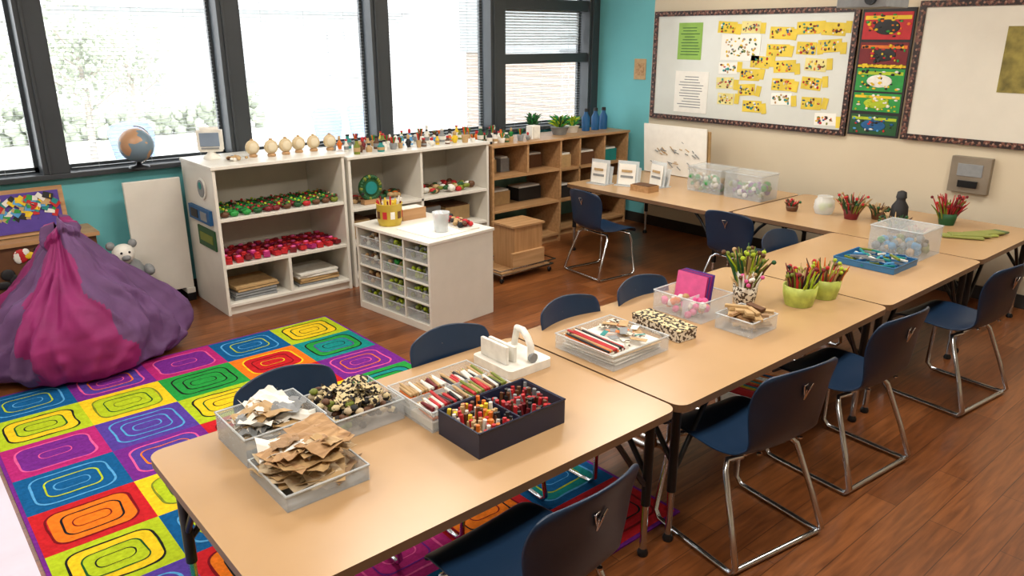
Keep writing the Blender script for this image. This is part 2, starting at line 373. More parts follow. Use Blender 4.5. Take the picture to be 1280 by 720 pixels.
# ------------------------------------------------------------------ bean bag
VIO = mat('beanbag_violet', '#5f3e6a', .75, var=.18, scale=6, bump=.35, bscale=14); MAG = mat('beanbag_magenta', '#86195f', .7, var=.15, scale=6, bump=.35, bscale=14)
prof = [(.05, 0), (.42, .003), (.53, .03), (.575, .09), (.58, .17), (.56, .25), (.50, .34), (.43, .42), (.35, .49), (.28, .55), (.22, .61), (.17, .67), (.13, .72), (.095, .76), (.11, .79), (.10, .82), (.02, .84)]
def ridge(v): return 1-abs(v)*2.2
def bfn(u, v):
    q = v*(len(prof)-1); i = min(int(q), len(prof)-2); f = q-i
    r = prof[i][0]*(1-f)+prof[i+1][0]*f; z = prof[i][1]*(1-f)+prof[i+1][1]*f; a = 2*math.pi*u
    ca, sa = math.cos(a), math.sin(a); amp = min(1, v*5)
    n1 = noise.noise(Vector((ca*1.2+5, sa*1.2, z*2.0+3)))
    n2 = ridge(noise.noise(Vector((ca*2.6+n1, sa*2.6, z*1.5+7))))
    n3 = ridge(noise.noise(Vector((ca*5+n1*2, sa*5, z*3+1))))
    r *= .95*(1+amp*(.15*n1+.15*(n2-.6)+.09*(n3-.6)+.02*noise.noise(Vector((ca*9, sa*9, z*20)))))
    z2 = z*(1+.13*amp*noise.noise(Vector((ca*1.5+2, sa*1.5, 9))))+.03*amp*(n3-.6)*(1 if z < .6 else 0)
    lean = z*z*.05
    return (r*ca*1.0-lean, r*sa*.9+lean*.3, max(z2, 0))
NU = 170
def bm(i, j):
    a = (i/NU*360+j*.5+12*noise.noise(Vector((j*.08, 0, 0)))) % 360
    return MAG if (225 < a < 285 or 20 < a < 60 or 130 < a < 170) else VIO
b = MB(); b.grid(bfn, NU, 90, bm, True, True); b.build('bean_bag_chair', loc=(.85, 4.95, .011), rz=math.radians(10))

# ------------------------------------------------------------------ shelving
def row_bits(b, x0, x1, y0, y1, z, keys, r=.022, n=60):
    for k in range(n):
        X = rng.uniform(x0, x1); Y = rng.uniform(y0, y1)
        b.ball((X, Y, z+rng.uniform(.6, 1.6)*r), (r*rng.uniform(.8, 1.5), r*rng.uniform(.6, 1.1), r*rng.uniform(.6, 1)), C(rng.choice(keys)), 7, 5)
def shelf_unit(name, x0, x1, y0, y1, top, levels, mt, inner, mids=(), back=None, kick=.06):
    b = MB(); t = .022
    b.box(x0, y0, 0, x0+t, y1, top-t, mt); b.box(x1-t, y0, 0, x1, y1, top-t, mt); b.box(x0-.008, y0-.01, top-t, x1+.008, y1, top, mt)
    b.box(x0+t, y1-.012, 0, x1-t, y1, top-t, back or inner); b.box(x0+t, y0+.02, 0, x1-t, y0+.04, kick, mt); b.box(x0+t, y0, kick, x1-t, y1-.012, kick+t, mt)
    for z in levels: b.box(x0+t, y0+.004, z-t, x1-t, y1-.012, z, mt)
    for (mx, za, zb) in mids: b.box(mx-t/2, y0+.004, za, mx+t/2, y1-.012, zb, mt)
    return b.build(name, bevel=.002)
shelf_unit('white_shelf_unit', 1.78, 2.76, 5.12, 5.72, 1.05, [.69, .36], WHITE, WHITE2, [(2.27, .08, .34)])
shelf_unit('white_shelf_unit', 2.79, 4.14, 5.12, 5.72, 1.02, [.62, .34], WHITE, WHITE2, [(3.45, .08, 1.0)])
TB = mat('teal_backing', '#79b8b8', .7)
shelf_unit('birch_cubby_shelf', 4.18, 5.02, 5.12, 5.60, .98, [.70, .40], BIRCH, BIRCHZ, [(4.6, .70, .96)], TB)
shelf_unit('birch_cubby_shelf', 5.05, 6.1, 5.25, 5.70, .96, [.66, .36], BIRCH, BIRCHZ, [(5.4, .36, .94), (5.75, .36, .94)], TB)
b = MB()
for k in range(12):
    x = 1.85+k*.076
    for j in range(6):
        y = 5.17+j*.06; kk = rng.choice(['darkgreen', 'green', 'red', 'olive', 'maroon', 'brown', 'darkgreen'])
        b.ball((x+rng.uniform(-.01, .01), y, .712), (.034, .026, .021), C(kk), 8, 6); b.ball((x+.02, y+.01, .735), .011, C(rng.choice(['red', 'lime', 'tan', 'maroon'])), 6, 4)
        for q in range(2): b.obox((x+rng.uniform(-.02, .02), y, .73), (.05, .008, .008), C(rng.choice(['darkgreen', 'green'])), (0, .3, rng.uniform(0, 3)))
b.build('pinecone_ornament_row')
b = MB()
for k in range(13):
    for j in range(5):
        x = 1.85+k*.069; y = 5.19+j*.075
        b.obox((x, y, .381), (.045, .08, .028), C(['red', 'red', 'maroon', 'red', 'magenta'][(k+j) % 5]), (rng.uniform(-.15, .15), 0, rng.uniform(-.5, .5))); b.ball((x, y, .4), (.022, .014, .01), C(['red', 'pink', 'maroon'][(j+k) % 3]), 6, 4)
b.build('red_craft_packets')
b = MB()
for (x0, x1) in [(1.84, 2.2), (2.33, 2.7)]:
    for k in range(5): b.obox(((x0+x1)/2+rng.uniform(-.01, .01), 5.32, .092+k*.02), (x1-x0-.05, .3, .014), C(rng.choice(['grey', 'white', 'tan', 'grey'])), (0, 0, rng.uniform(-.06, .06)))
b.build('stacked_paper_trays')
b = MB(); row_bits(b, 2.87, 3.38, 5.28, 5.45, .62, ['red', 'orange', 'brown', 'tan', 'darkgreen'], .025, 50)
row_bits(b, 3.52, 4.07, 5.18, 5.45, .62, ['darkgreen', 'red', 'tan', 'brown', 'olive', 'white'], .028, 60); b.build('craft_material_row')
b = MB()
for (x, w, h, k) in [(2.85, .2, .14, 'tan'), (3.1, .28, .1, 'white'), (3.5, .25, .15, 'grey'), (3.8, .26, .12, 'tan')]:
    b.box(x, 5.3, .341, x+w, 5.55, .341+h, C(k)); b.box(x+.01, 5.31, .341+h, x+w-.01, 5.54, .341+h+.01, C('brown'))
b.build('storage_boxes')
b = MB(); b.cyl((3.02, 5.2, .75), (3.02, 5.225, .75), .1, C('darkgreen'), 20); b.cyl((3.02, 5.19, .75), (3.02, 5.2, .75), .05, C('teal'), 20)
for k in range(26): a = k*.2417; b.ball((3.02+.085*math.cos(a), 5.205, .75+.085*math.sin(a)), .018, C(rng.choice(['darkgreen', 'darkgreen', 'olive', 'black'])), 6, 4)
b.box(2.95, 5.19, .622, 3.09, 5.25, .66, BIRCH); b.build('wreath_plate')
b = MB()
for (x, w, z, k) in [(4.24, .15, .7, 'tan'), (4.44, .1, .7, 'grey'), (4.65, .3, .7, 'brown'), (4.25, .3, .4, 'tan'), (4.66, .28, .4, 'black'), (5.12, .22, .66, 'tan'), (5.45, .22, .66, 'brown'), (5.8, .2, .66, 'teal'), (5.12, .22, .36, 'black'), (4.3, .5, .082, 'black')]:
    b.box(x, 5.32, z+.001, x+w, 5.5, z+.12, C(k)); b.box(x+.01, 5.33, z+.12, x+w-.01, 5.49, z+.135, C('white'))
b.build('supply_boxes')
b = MB(); b.cyl((1.778, 5.33, .88), (1.768, 5.33, .88), .075, C('white'), 24); b.cyl((1.768, 5.33, .88), (1.764, 5.33, .88), .06, C('grey'), 24); b.cyl((1.764, 5.33, .9), (1.760, 5.33, .9), .025, C('teal'), 14); b.build('round_wall_badge')
b = MB(); b.box(1.768, 5.18, .46, 1.779, 5.50, .60, C('darkgreen')); b.box(1.765, 5.22, .50, 1.768, 5.46, .56, C('olive')); b.build('nature_card')
b = MB(); b.box(1.755, 5.2, .64, 1.779, 5.6, .74, C('blue')); b.box(1.75, 5.25, .66, 1.755, 5.36, .72, C('grey')); b.box(1.75, 5.42, .66, 1.755, 5.55, .72, C('black')); b.build('pocket_organizer')

# cubby unit with trays
AB = ((2.9, 4.3), math.radians(6), (.035, .0))
b = MB(); x0, x1, y0, y1, top = 2.6, 3.18, 3.95, 4.74, .62; t = .02
b.box(x0, y0, 0, x1, y0+t, top-t, WHITE); b.box(x0, y1-t, 0, x1, y1, top-t, WHITE); b.box(x0-.008, y0-.008, top-t, x1+.008, y1+.008, top, WHITE)
b.box(x1-.012, y0+t, 0, x1, y1-t, top-t, WHITE); b.box(x0, y0+t, 0, x1-.012, y1-t, .05, WHITE)
cw = (y1-y0-2*t)/3; rh = (top-t-.05)/4
for k in (1, 2): b.box(x0+.002, y0+t+k*cw-.007, .05, x1-.012, y0+t+k*cw+.007, top-t, WHITE)
for k in (1, 2, 3): b.box(x0+.002, y0+t, .05+k*rh-.006, x1-.012, y1-t, .05+k*rh+.006, WHITE)
b.build('white_cubby_cabinet', bevel=.002, about=AB)
b = MB()
for c in range(3):
    for r in range(4):
        ya = y0+t+c*cw+.015; yb = ya+cw-.03; za = .05+r*rh+.008; zb = za+.07
        b.box(x0+.01, ya, za, x0+.013, yb, zb, CLEAR); b.box(x0+.014, ya, za, x0+.4, ya+.003, zb, CLEAR); b.box(x0+.014, yb-.003, za, x0+.4, yb, zb, CLEAR); b.box(x0+.014, ya, za, x0+.4, yb, za+.003, CLEAR)
        b.box(x0+.008, ya, zb-.006, x0+.013, yb, zb, CLEARRIM)
        ks = rng.choice([['tan', 'brown'], ['olive', 'green', 'tan'], ['tan', 'white', 'brown'], ['brown', 'red', 'tan'], ['grey', 'olive', 'lime']])
        for q in range(46):
            b.ball((rng.uniform(x0+.03, x0+.16), rng.uniform(ya+.02, yb-.02), za+rng.uniform(.015, .075)), rng.uniform(.012, .022), C(rng.choice(ks)), 6, 4)
b.build('craft_storage_trays', about=AB)
b = MB(); b.rr(2.86, 4.2, .34, .4, .02, .621, .626, PAPER); b.build('paper_placemat', about=AB)
b = MB(); YEL = mat('yellow_tub', '#d9bb3c', .4, alpha=.8)
b.lathe((2.76, 4.52, .621), [(.075, 0), (.085, .03), (.09, .15), (.096, .155), (.088, .156), (.083, .03)], YEL, 20)
for k in range(10):
    a = k*.63; b.obox((2.76+.087*math.cos(a), 4.52+.087*math.sin(a), .70), (.004, .03, .05), C(['red', 'white', 'brown'][k % 3]), (0, 0, a))
for k in range(14):
    a = k*.45; b.tube([(2.76+.05*math.cos(a), 4.52+.05*math.sin(a), .64), (2.76+.085*math.cos(a), 4.52+.085*math.sin(a), .79+rng.uniform(0, .03))], .006, C(rng.choice(['red', 'maroon', 'yellow', 'white'])), 6)
b.build('yellow_brush_tub')
b = MB(); b.lathe((2.90, 4.10, .627), [(.045, 0), (.058, .13), (.062, .133), (.056, .133), (.043, .008)], CLEARRIM, 16)
for k in range(30): b.ball((2.90+rng.uniform(-.03, .03), 4.10+rng.uniform(-.03, .03), .645+rng.uniform(0, .09)), .014, C(rng.choice(['red', 'teal', 'tan', 'grey'])), 6, 4)
b.build('plastic_cup')
b = MB(); b.rr(3.10, 4.2, .15, .36, .02, .6215, .63, WHITE); row_bits(b, 3.05, 3.14, 4.06, 4.34, .632, ['maroon', 'red', 'brown', 'tan', 'black'], .02, 50); b.build('nature_tray')
b = MB(); b.box(2.88, 4.54, .621, 3.08, 4.66, .70, BIRCH); b.box(2.89, 4.55, .70, 3.07, 4.65, .702, C('white')); b.build('wooden_box')

# wood cart
b = MB(); cx, cy = 3.98, 4.62
for (sx, sy) in [(-1, -1), (-1, 1), (1, -1), (1, 1)]:
    b.ball((cx+sx*.26, cy+sy*.17, .022), (.022, .014, .022), BLACK, 8, 6); b.cyl((cx+sx*.26, cy+sy*.17, .03), (cx+sx*.26, cy+sy*.17, .06), .008, CHROME)
b.tube([(cx-.28, cy-.19, .07), (cx+.28, cy-.19, .07), (cx+.28, cy+.19, .07), (cx-.28, cy+.19, .07), (cx-.28, cy-.19, .07)], .008, CHROME)
b.tube([(cx-.3, cy-.2, .11), (cx+.3, cy-.2, .11), (cx+.3, cy+.2, .11), (cx-.3, cy+.2, .11), (cx-.3, cy-.2, .11)], .006, CHROME)
b.box(cx-.26, cy-.17, .065, cx+.26, cy+.17, .08, BIRCH)
b.box(cx-.1, cy-.14, .08, cx+.2, cy+.12, .42, BIRCHZ); b.box(cx-.14, cy-.17, .08, cx+.2, cy-.14, .22, BIRCH); b.box(cx-.12, cy-.15, .42, cx+.22, cy+.13, .435, BIRCH)
b.build('rolling_wood_cart')

# left-wall stuff
b = MB(); b.box(1.36, 5.66, .1, 1.74, 5.69, .92, WHITE); b.box(1.36, 5.64, .06, 1.42, 5.82, .1, WHITE); b.box(1.68, 5.64, .06, 1.74, 5.82, .1, WHITE); b.box(1.4, 5.69, .1, 1.43, 5.72, .9, WHITE); b.box(1.36, 5.64, 0, 1.42, 5.82, .06, BLACK); b.box(1.68, 5.64, 0, 1.74, 5.82, .06, BLACK)
b.build('white_easel_panel', bevel=.004)
b = MB(); b.box(.35, 5.54, .0, 1.12, 5.57, .62, C('brown')); b.box(.35, 5.57, 0, .38, 5.82, .62, BIRCH); b.box(1.09, 5.57, 0, 1.12, 5.82, .62, BIRCH); b.box(.33, 5.52, .62, 1.14, 5.83, .645, BIRCH)
for k in range(40): b.ball((rng.uniform(.4, 1.08), 5.535, rng.uniform(.3, .58)), (rng.uniform(.02, .05), .006, rng.uniform(.02, .05)), C(rng.choice(['teal', 'white', 'red', 'sky', 'yellow', 'black'])), 8, 6)
b.build('low_bookcase')
b = MB(); b.obox((.72, 5.68, .80), (.56, .012, .30), BIRCH, (-.15, 0, 0)); b.obox((.72, 5.67, .80), (.5, .012, .25), C('violet'), (-.15, 0, 0))
for k in range(110): b.obox((.72+rng.uniform(-.22, .22), 5.662+.0, .80+rng.uniform(-.1, .1)), (rng.uniform(.02, .06), .006, rng.uniform(.02, .05)), C(rng.choice(['yellow', 'red', 'green', 'sky', 'white', 'teal', 'black', 'tan'])), (-.15, rng.uniform(0, 1), 0))
b.build('framed_picture_poster')
b = MB(); G = C('grey'); b.ball((1.27, 5.48, .3), (.11, .09, .13), G, 12, 8); b.ball((1.24, 5.43, .47), (.075, .07, .07), C('white'), 12, 8); b.ball((1.17, 5.45, .53), .03, G, 8, 6); b.ball((1.31, 5.45, .53), .03, G, 8, 6)
b.ball((1.24, 5.365, .455), (.03, .025, .02), G); b.ball((1.2, 5.4, .1), (.05, .08, .1), G); b.ball((1.34, 5.4, .1), (.05, .08, .1), G); b.ball((1.15, 5.42, .33), (.035, .07, .04), G); b.ball((1.39, 5.44, .33), (.035, .07, .04), G); b.ball((1.27, 5.48, .15), (.1, .08, .12), G)
for x in (1.215, 1.265): b.ball((x, 5.37, .49), .009, BLACK, 6, 4)
b.build('stuffed_bear', loc=(.02, .08, 0))
GL = spotted('globe_map', '#6f8594', '#b98f6c', 9, .52, .4)
b = MB(); b.ball((0, 0, .155), .115, GL, 24, 16); b.lathe((0, 0, 0), [(.07, 0), (.065, .012), (.02, .02), (.012, .04)], BLACK, 20)
b.tube([(.128*math.cos(a), 0, .155+.128*math.sin(a)) for a in [math.radians(q) for q in range(-90, 100, 12)]], .005, CHROME, 6)
b.build('desk_globe', loc=(1.50, 5.72, SILL+.036), rz=.4)

# items on the cabinet tops
def ztop(x): return 1.05 if x < 2.77 else 1.02 if x < 4.15 else .98 if x < 5.03 else .96
CJ = mat('cream_ceramic', '#cdb994', .5, var=.12)
for k in range(6):
    x = 2.18+k*.118; b = MB(); b.lathe((0, 0, 0), [(.028, 0), (.03, .012), (.024, .02)], WOODD, 14); b.ball((0, 0, .068), (.052, .030, .052), CJ, 18, 12); b.ball((0, -.02, .068), (.034, .014, .034), mat('cream_inset', '#dccfb2', .6), 14, 8)
    b.lathe((0, 0, .115), [(.012, 0), (.012, .012)], C('tan'), 8); b.build('cream_keepsake_jar', loc=(x, 5.35+rng.uniform(-.03, .06), 1.051))
cols = ['darkgreen', 'brown', 'grey', 'teal', 'red', 'tan', 'black', 'olive', 'orange', 'white', 'maroon', 'sky', 'yellow', 'white', 'grey', 'black', 'brown', 'darkgreen']
def topitem(x, y, z):
    k = rng.choice(cols); h = rng.uniform(.05, .12); r = rng.uniform(.016, .028); b = MB(); typ = rng.random()
    if typ < .45:
        b.lathe((0, 0, 0), [(r, 0), (r*1.05, h*.6), (r*.55, h*.75), (r*.5, h)], C(k), 12); b.lathe((0, 0, h), [(r*.6, 0), (r*.6, .012)], C(rng.choice(['white', 'black', 'red'])), 12)
        b.lathe((0, 0, h*.2), [(r*1.08, 0), (r*1.09, h*.3)], C(rng.choice(['white', 'tan', 'grey'])), 12); nm = 'paint_bottle'
    elif typ < .7:
        b.lathe((0, 0, 0), [(r*.9, 0), (r*1.2, h*.5), (r*1.1, h*.55)], C(rng.choice(['white', 'grey', 'tan'])), 12)
        for q in range(7): a = q*.9; b.tube([(0, 0, h*.4), (r*.8*math.cos(a), r*.8*math.sin(a), h*1.1)], .005, C(rng.choice(['green', 'red', 'orange', 'brown'])), 6)
        nm = 'pencil_pot'
    else:
        b.ball((0, 0, h*.35), (r, r, h*.35), C(k), 10, 8); b.ball((0, 0, h*.8), (r*.65, r*.65, h*.22), C(rng.choice(['tan', 'white', 'red'])), 8, 6)
        for s in (-1, 1): b.tube([(s*r*.7, 0, h*.5), (s*r*1.3, 0, h*.35)], .005, C(k), 6); b.ball((s*r*.4, -r*.3, .008), .008, C(k), 6, 4)
        nm = 'toy_figurine'
    b.build(nm, loc=(x, y, z+.0005))
for (ya, yb, x0_, st) in [(5.2, 5.27, 2.92, .95), (5.36, 5.42, 2.93, .9), (5.5, 5.55, 2.88, 1.0)]:
    x = x0_
    while x < 4.68:
        if not (4.10 < x < 4.22): topitem(x, rng.uniform(ya, yb), ztop(x))
        x += rng.uniform(.06, .095)*st
b = MB(); W = C('white'); BG = mat('device_screen', '#7f8fa3', .3)
b.lathe((0, 0, 0), [(.06, 0), (.055, .02), (.03, .035), (.025, .05)], W, 18); b.rr(0, 0, .16, .05, .02, .05, .06, W)
b.obox((0, 0, .13), (.17, .05, .14), W); b.obox((0, -.027, .135), (.13, .006, .095), BG); b.cyl((-.06, 0, .2), (.06, 0, .2), .022, W, 14); b.obox((0, -.03, .075), (.12, .004, .012), C('grey'))
b.build('tabletop_speaker', loc=(1.93, 5.5, 1.051), rz=-.5, bevel=.006)
b = MB(); row_bits(b, 1.98, 2.1, 5.25, 5.38, 1.052, ['tan', 'white', 'brown', 'grey'], .014, 16); b.build('seashell_collection')
def bush(name, x, y, z, r, h, n, pot='white', keys=('green', 'darkgreen')):
    b = MB(); b.lathe((0, 0, 0), [(r*.55, 0), (r*.75, h*.35), (r*.8, h*.38)], C(pot), 14)
    for k in range(n):
        a = rng.uniform(0, 6.28); q = rng.uniform(.3, 1)*r; zz = h*rng.uniform(.55, 1)
        b.tube([(0, 0, h*.3), (q*.6*math.cos(a), q*.6*math.sin(a), zz*.9), (q*math.cos(a), q*math.sin(a), zz)], .006, C(rng.choice(keys)), 5, [.003, .010, .002])
    b.build(name, loc=(x, y, z))
bush('potted_plant', 4.92, 5.42, .981, .09, .22, 50, 'darkgreen', ('darkgreen', 'darkgreen', 'green')); bush('potted_plant', 5.3, 5.45, .961, .12, .19, 70, 'grey', ('green', 'lime', 'darkgreen')); bush('potted_plant', 5.52, 5.5, .961, .10, .17, 60, 'white', ('green', 'lime'))
bush('potted_plant', .62, 5.76, 1.005, .045, .2, 30, 'tan')
for x in (5.72, 5.86, 5.98):
    b = MB(); b.lathe((0, 0, 0), [(.04, 0), (.042, .13), (.02, .17), (.02, .19)], C('blue'), 14); b.lathe((0, 0, .19), [(.024, 0), (.022, .03)], C('black'), 12); b.build('spray_bottle', loc=(x, 5.5, .961))
b = MB(); b.box(4.73, 5.22, .981, 4.83, 5.30, 1.1, PAPER); b.box(4.74, 5.215, .99, 4.82, 5.22, 1.09, C('white')); b.build('tissue_box')
for (x, y) in [(5.2, 9.6), (5.9, 9.9), (2.6, 9.4)]: chair(x, y, math.radians(200), 'patio_chair', mat('patio_blue', '#7f93b8', .5), 1.5, -.15)

# ------------------------------------------------------------------ table top supplies
def bin_(b, x0, y0, x1, y1, z, h, mt=None, t=.003):
    mt = mt or CLEAR
    b.box(x0, y0, z, x1, y1, z+.003, mt); b.box(x0, y0, z+.003, x0+t, y1, z+h, mt); b.box(x1-t, y0, z+.003, x1, y1, z+h, mt)
    b.box(x0+t, y0, z+.003, x1-t, y0+t, z+h, mt); b.box(x0+t, y1-t, z+.003, x1-t, y1, z+h, mt)
    rim = CLEARRIM if mt is CLEAR else mt
    b.tube([(x0, y0, z+h), (x1, y0, z+h), (x1, y1, z+h), (x0, y1, z+h), (x0, y0, z+h)], .0035, rim, 6)
def scrap(b, x, y, z, s, mt, sd, amp=.35, rz=None, tilt=.35):
    r = rng.uniform(0, 6.28) if rz is None else rz; cr, sr = math.cos(r), math.sin(r); tx, ty = rng.uniform(-tilt, tilt), rng.uniform(-tilt, tilt); asp = rng.uniform(.4, 1)
    def fn(u, v):
        a = (u-.5)*s; c = (v-.5)*s*asp; n = noise.noise(Vector((u*3, v*3, sd)))*s*amp
        return (x+a*cr-c*sr, y+a*sr+c*cr, z+n+a*tx+c*ty)
    b.grid(fn, 6, 6, mt, False)
z = TZ+.001
b = MB(); bin_(b, .72, 2.07, .99, 2.31, z, .095)
for k in range(34): scrap(b, rng.uniform(.79, .92), rng.uniform(2.13, 2.25), z+.035+k*.0022, .12, rng.choice([C('white'), C('white'), PAPER, C('tan'), C('grey')]), k*3.1, .25, tilt=.25)
b.build('fabric_scrap_bin', solid=.0008)
b = MB(); bin_(b, 1.0, 2.03, 1.26, 2.27, z, .075)
for k in range(120):
    b.ball((rng.uniform(1.02, 1.24), rng.uniform(2.05, 2.25), z+rng.uniform(.015, .10)), (rng.uniform(.010, .02), rng.uniform(.010, .018), .011), rng.choice([SPOT, SPOT, SPOT, C('black'), C('olive'), KRAFT2, C('brown')]), 7, 5)
for k in range(30): scrap(b, rng.uniform(1.06, 1.2), rng.uniform(2.09, 2.21), z+.08+rng.uniform(0, .03), .05, SPOT, k*1.7)
b.build('pinecone_bin')
b = MB(); bin_(b, .71, 1.775, .97, 2.03, z, .05)
for k in range(60): scrap(b, rng.uniform(.79, .89), rng.uniform(1.86, 1.95), z+.02+k*.0018, rng.uniform(.08, .19), rng.choice([KRAFT, KRAFT2, PAPER, WOODD, KRAFT2, C('tan')]), k*2.3, .16, tilt=.18)
b.build('kraft_paper_scraps', solid=.0012)
def pencils(b, x0, y0, x1, y1, z, n, axis, keys, r=.005, layers=2):
    for l in range(layers):
        for k in range(n):
            f = (k+.5)/n; kk = rng.choice(keys)
            if axis == 'y':
                X = x0+(x1-x0)*f; a, c = (X, y0, z+r+l*2.1*r), (X+rng.uniform(-.008, .008), y1-rng.uniform(0, .05), z+r+l*2.1*r+rng.uniform(0, .012))
            else:
                Y = y0+(y1-y0)*f; a, c = (x0, Y, z+r+l*2.1*r), (x1-rng.uniform(0, .05), Y+rng.uniform(-.008, .008), z+r+l*2.1*r+rng.uniform(0, .012))
            b.cyl(a, c, r, C(kk), 7); d = Vector(c)-Vector(a); e = Vector(c)+d.normalized()*.015; b.cyl(c, e, r*.8, C('tan'), 7, .001)
b = MB(); bin_(b, 1.27, 1.88, 1.62, 2.15, z, .075); b.box(1.45, 1.885, z+.003, 1.453, 2.145, z+.07, CLEARRIM); b.box(1.275, 2.02, z+.003, 1.615, 2.023, z+.07, CLEARRIM)
b.box(1.28, 1.89, z+.003, 1.61, 2.14, z+.03, C('white'))
pencils(b, 1.285, 1.9, 1.44, 2.0, z+.032, 12, 'y', ['red', 'orange', 'maroon', 'brown', 'tan', 'black', 'white'], .006, layers=4)
pencils(b, 1.285, 2.03, 1.44, 2.12, z+.032, 12, 'y', ['tan', 'orange', 'maroon', 'white', 'tan'], .006, layers=4)
pencils(b, 1.46, 1.9, 1.61, 2.0, z+.032, 12, 'y', ['tan', 'olive', 'brown', 'black', 'red', 'white', 'darkgreen'], .006, layers=4)
pencils(b, 1.46, 2.03, 1.61, 2.12, z+.032, 12, 'y', ['tan', 'olive', 'black', 'red', 'white'], .006, layers=3); b.build('colored_pencil_bin')
b = MB(); bin_(b, 1.285, 1.65, 1.655, 1.865, z, .088, NAVYD, .006); b.box(1.465, 1.656, z, 1.471, 1.86, z+.08, NAVYD)
for k in range(110):
    X = rng.uniform(1.30, 1.45); Y = rng.uniform(1.665, 1.85); b.tube([(X, Y, z+.01), (X+rng.uniform(-.01, .01), Y+rng.uniform(-.01, .01), z+rng.uniform(.07, .098))], .007, C(rng.choice(['orange', 'tan', 'brown', 'black', 'tan', 'red', 'white', 'yellow'])), 7)
for k in range(110):
    X = rng.uniform(1.485, 1.64); Y = rng.uniform(1.665, 1.85); b.tube([(X, Y, z+.01), (X+rng.uniform(-.01, .01), Y+rng.uniform(-.01, .01), z+rng.uniform(.06, .09))], .007, C(rng.choice(['red', 'maroon', 'red', 'grey', 'black', 'brown'])), 7)
b.build('marker_caddy')
b = MB(); b.rr(1.84, 2.14, .22, .24, .02, z, z+.035, C('white')); b.box(1.76, 2.08, z+.035, 1.775, 2.24, z+.11, C('white')); b.box(1.80, 2.08, z+.035, 1.815, 2.24, z+.10, C('white'))
b.tube([(1.86, 2.05, z+.035), (1.86, 2.05, z+.1), (1.87, 2.08, z+.125), (1.9, 2.14, z+.13), (1.92, 2.2, z+.12), (1.93, 2.23, z+.035)], .014, C('white'), 10); b.cyl((1.86, 2.0301, z+.055), (1.86, 2.045, z+.055), .02, C('grey'))
b.build('tape_dispenser_organizer', bevel=.003)
b = MB(); bin_(b, 2.09, 1.82, 2.43, 2.15, z, .065)
for k in range(10): b.obox((2.26+rng.uniform(-.012, .012), 1.985+rng.uniform(-.012, .012), z+.008+k*.0045), (.29, .27, .003), rng.choice([PAPER, C('white'), C('tan')]), (0, 0, rng.uniform(-.06, .06)))
pencils(b, 2.1, 1.86, 2.2, 2.12, z+.052, 11, 'y', ['red', 'orange', 'tan', 'white', 'brown', 'maroon', 'black'], .005, layers=2)
for k in range(30): b.obox((rng.uniform(2.23, 2.40), rng.uniform(1.86, 2.1), z+.056+k*.0007), (rng.uniform(.03, .09), rng.uniform(.01, .04), .002), rng.choice([C('white'), C('orange'), C('teal'), C('tan'), C('white'), SPOT2, C('grey')]), (0, 0, rng.uniform(0, 3)))
b.build('paper_craft_bin')
b = MB(); b.obox((0, 0, .025), (.11, .29, .05), SPOT2); b.obox((0, 0, .052), (.114, .294, .006), SPOT); b.build('speckled_pencil_box', loc=(2.59, 1.975, z), rz=math.radians(-6), bevel=.003)
b = MB(); bin_(b, 2.78, 1.91, 3.02, 2.19, z, .1)
for k, kk in enumerate(['violet', 'purple', 'magenta', 'violet', 'magenta', 'pink']): b.obox((2.99-.012*k, 2.09, z+.09), (.003, .17, .16), C(kk), (0, .15, .0))
for k in range(34): b.ball((rng.uniform(2.80, 2.91), rng.uniform(1.94, 2.16), z+rng.uniform(.015, .07)), .018, C(rng.choice(['white', 'pink', 'white', 'tan', 'orange'])), 7, 5)
b.box(2.785, 2.02, z+.003, 2.91, 2.023, z+.09, CLEARRIM)
b.build('card_bin')
b = MB(); bin_(b, 2.80, 1.66, 3.0, 1.85, z, .07)
for k in range(40): b.obox((rng.uniform(2.84, 2.96), rng.uniform(1.70, 1.81), z+.012+k*.0022), (rng.uniform(.05, .12), rng.uniform(.015, .035), .012), rng.choice([WOODD, C('tan'), C('brown'), KRAFT, C('tan')]), (rng.uniform(-.15, .15), rng.uniform(-.15, .15), rng.uniform(0, 3)))
b.build('wood_stick_bin')
def potspikes(name, x, y, r, h, potmat, keys, n, spread=.05, tall=.12, sr=.006):
    b = MB(); b.lathe((0, 0, 0), [(r*.8, 0), (r*.95, h*.5), (r, h), (r*.9, h), (r*.75, .01)], potmat, 18)
    for k in range(n):
        a = rng.uniform(0, 6.28); q = rng.uniform(0, .7)*r; e = q+spread*rng.uniform(.3, 1); zz = h+tall*rng.uniform(.35, 1)
        b.tube([(q*math.cos(a), q*math.sin(a), .015), ((q+e)/2*math.cos(a), (q+e)/2*math.sin(a), h*.5+zz*.4), (e*math.cos(a), e*math.sin(a), zz)], sr, C(rng.choice(keys)), 6, [sr, sr, sr*.35])
        if k % 3 == 0: b.ball((e*math.cos(a), e*math.sin(a), zz-.01), sr*1.8, C(rng.choice(keys)), 6, 4)
    b.build(name, loc=(x, y, z))
LIM = mat('lime_cup', '#b3bf58', .5, var=.3, scale=20)
potspikes('craft_brush_cup', 3.34, 2.04, .06, .11, C('white'), ['olive', 'tan', 'lime', 'brown', 'darkgreen', 'olive'], 60, .10, .13, .007)
potspikes('craft_brush_cup', 3.20, 1.96, .06, .09, SPOT2, ['tan', 'brown', 'pink', 'white', 'olive'], 40, .06, .07)
potspikes('lime_marker_cup', 3.38, 1.77, .082, .10, LIM, ['red', 'maroon', 'tan', 'olive', 'lime', 'black'], 56, .06, .10)
potspikes('lime_marker_cup', 3.58, 1.75, .08, .10, LIM, ['red', 'lime', 'brown', 'orange', 'tan', 'olive'], 56, .06, .09)
b = MB(); BT = mat('blue_tray', '#356f9e', .4); bin_(b, 4.22, 1.68, 4.52, 2.03, z, .035, BT, .004)
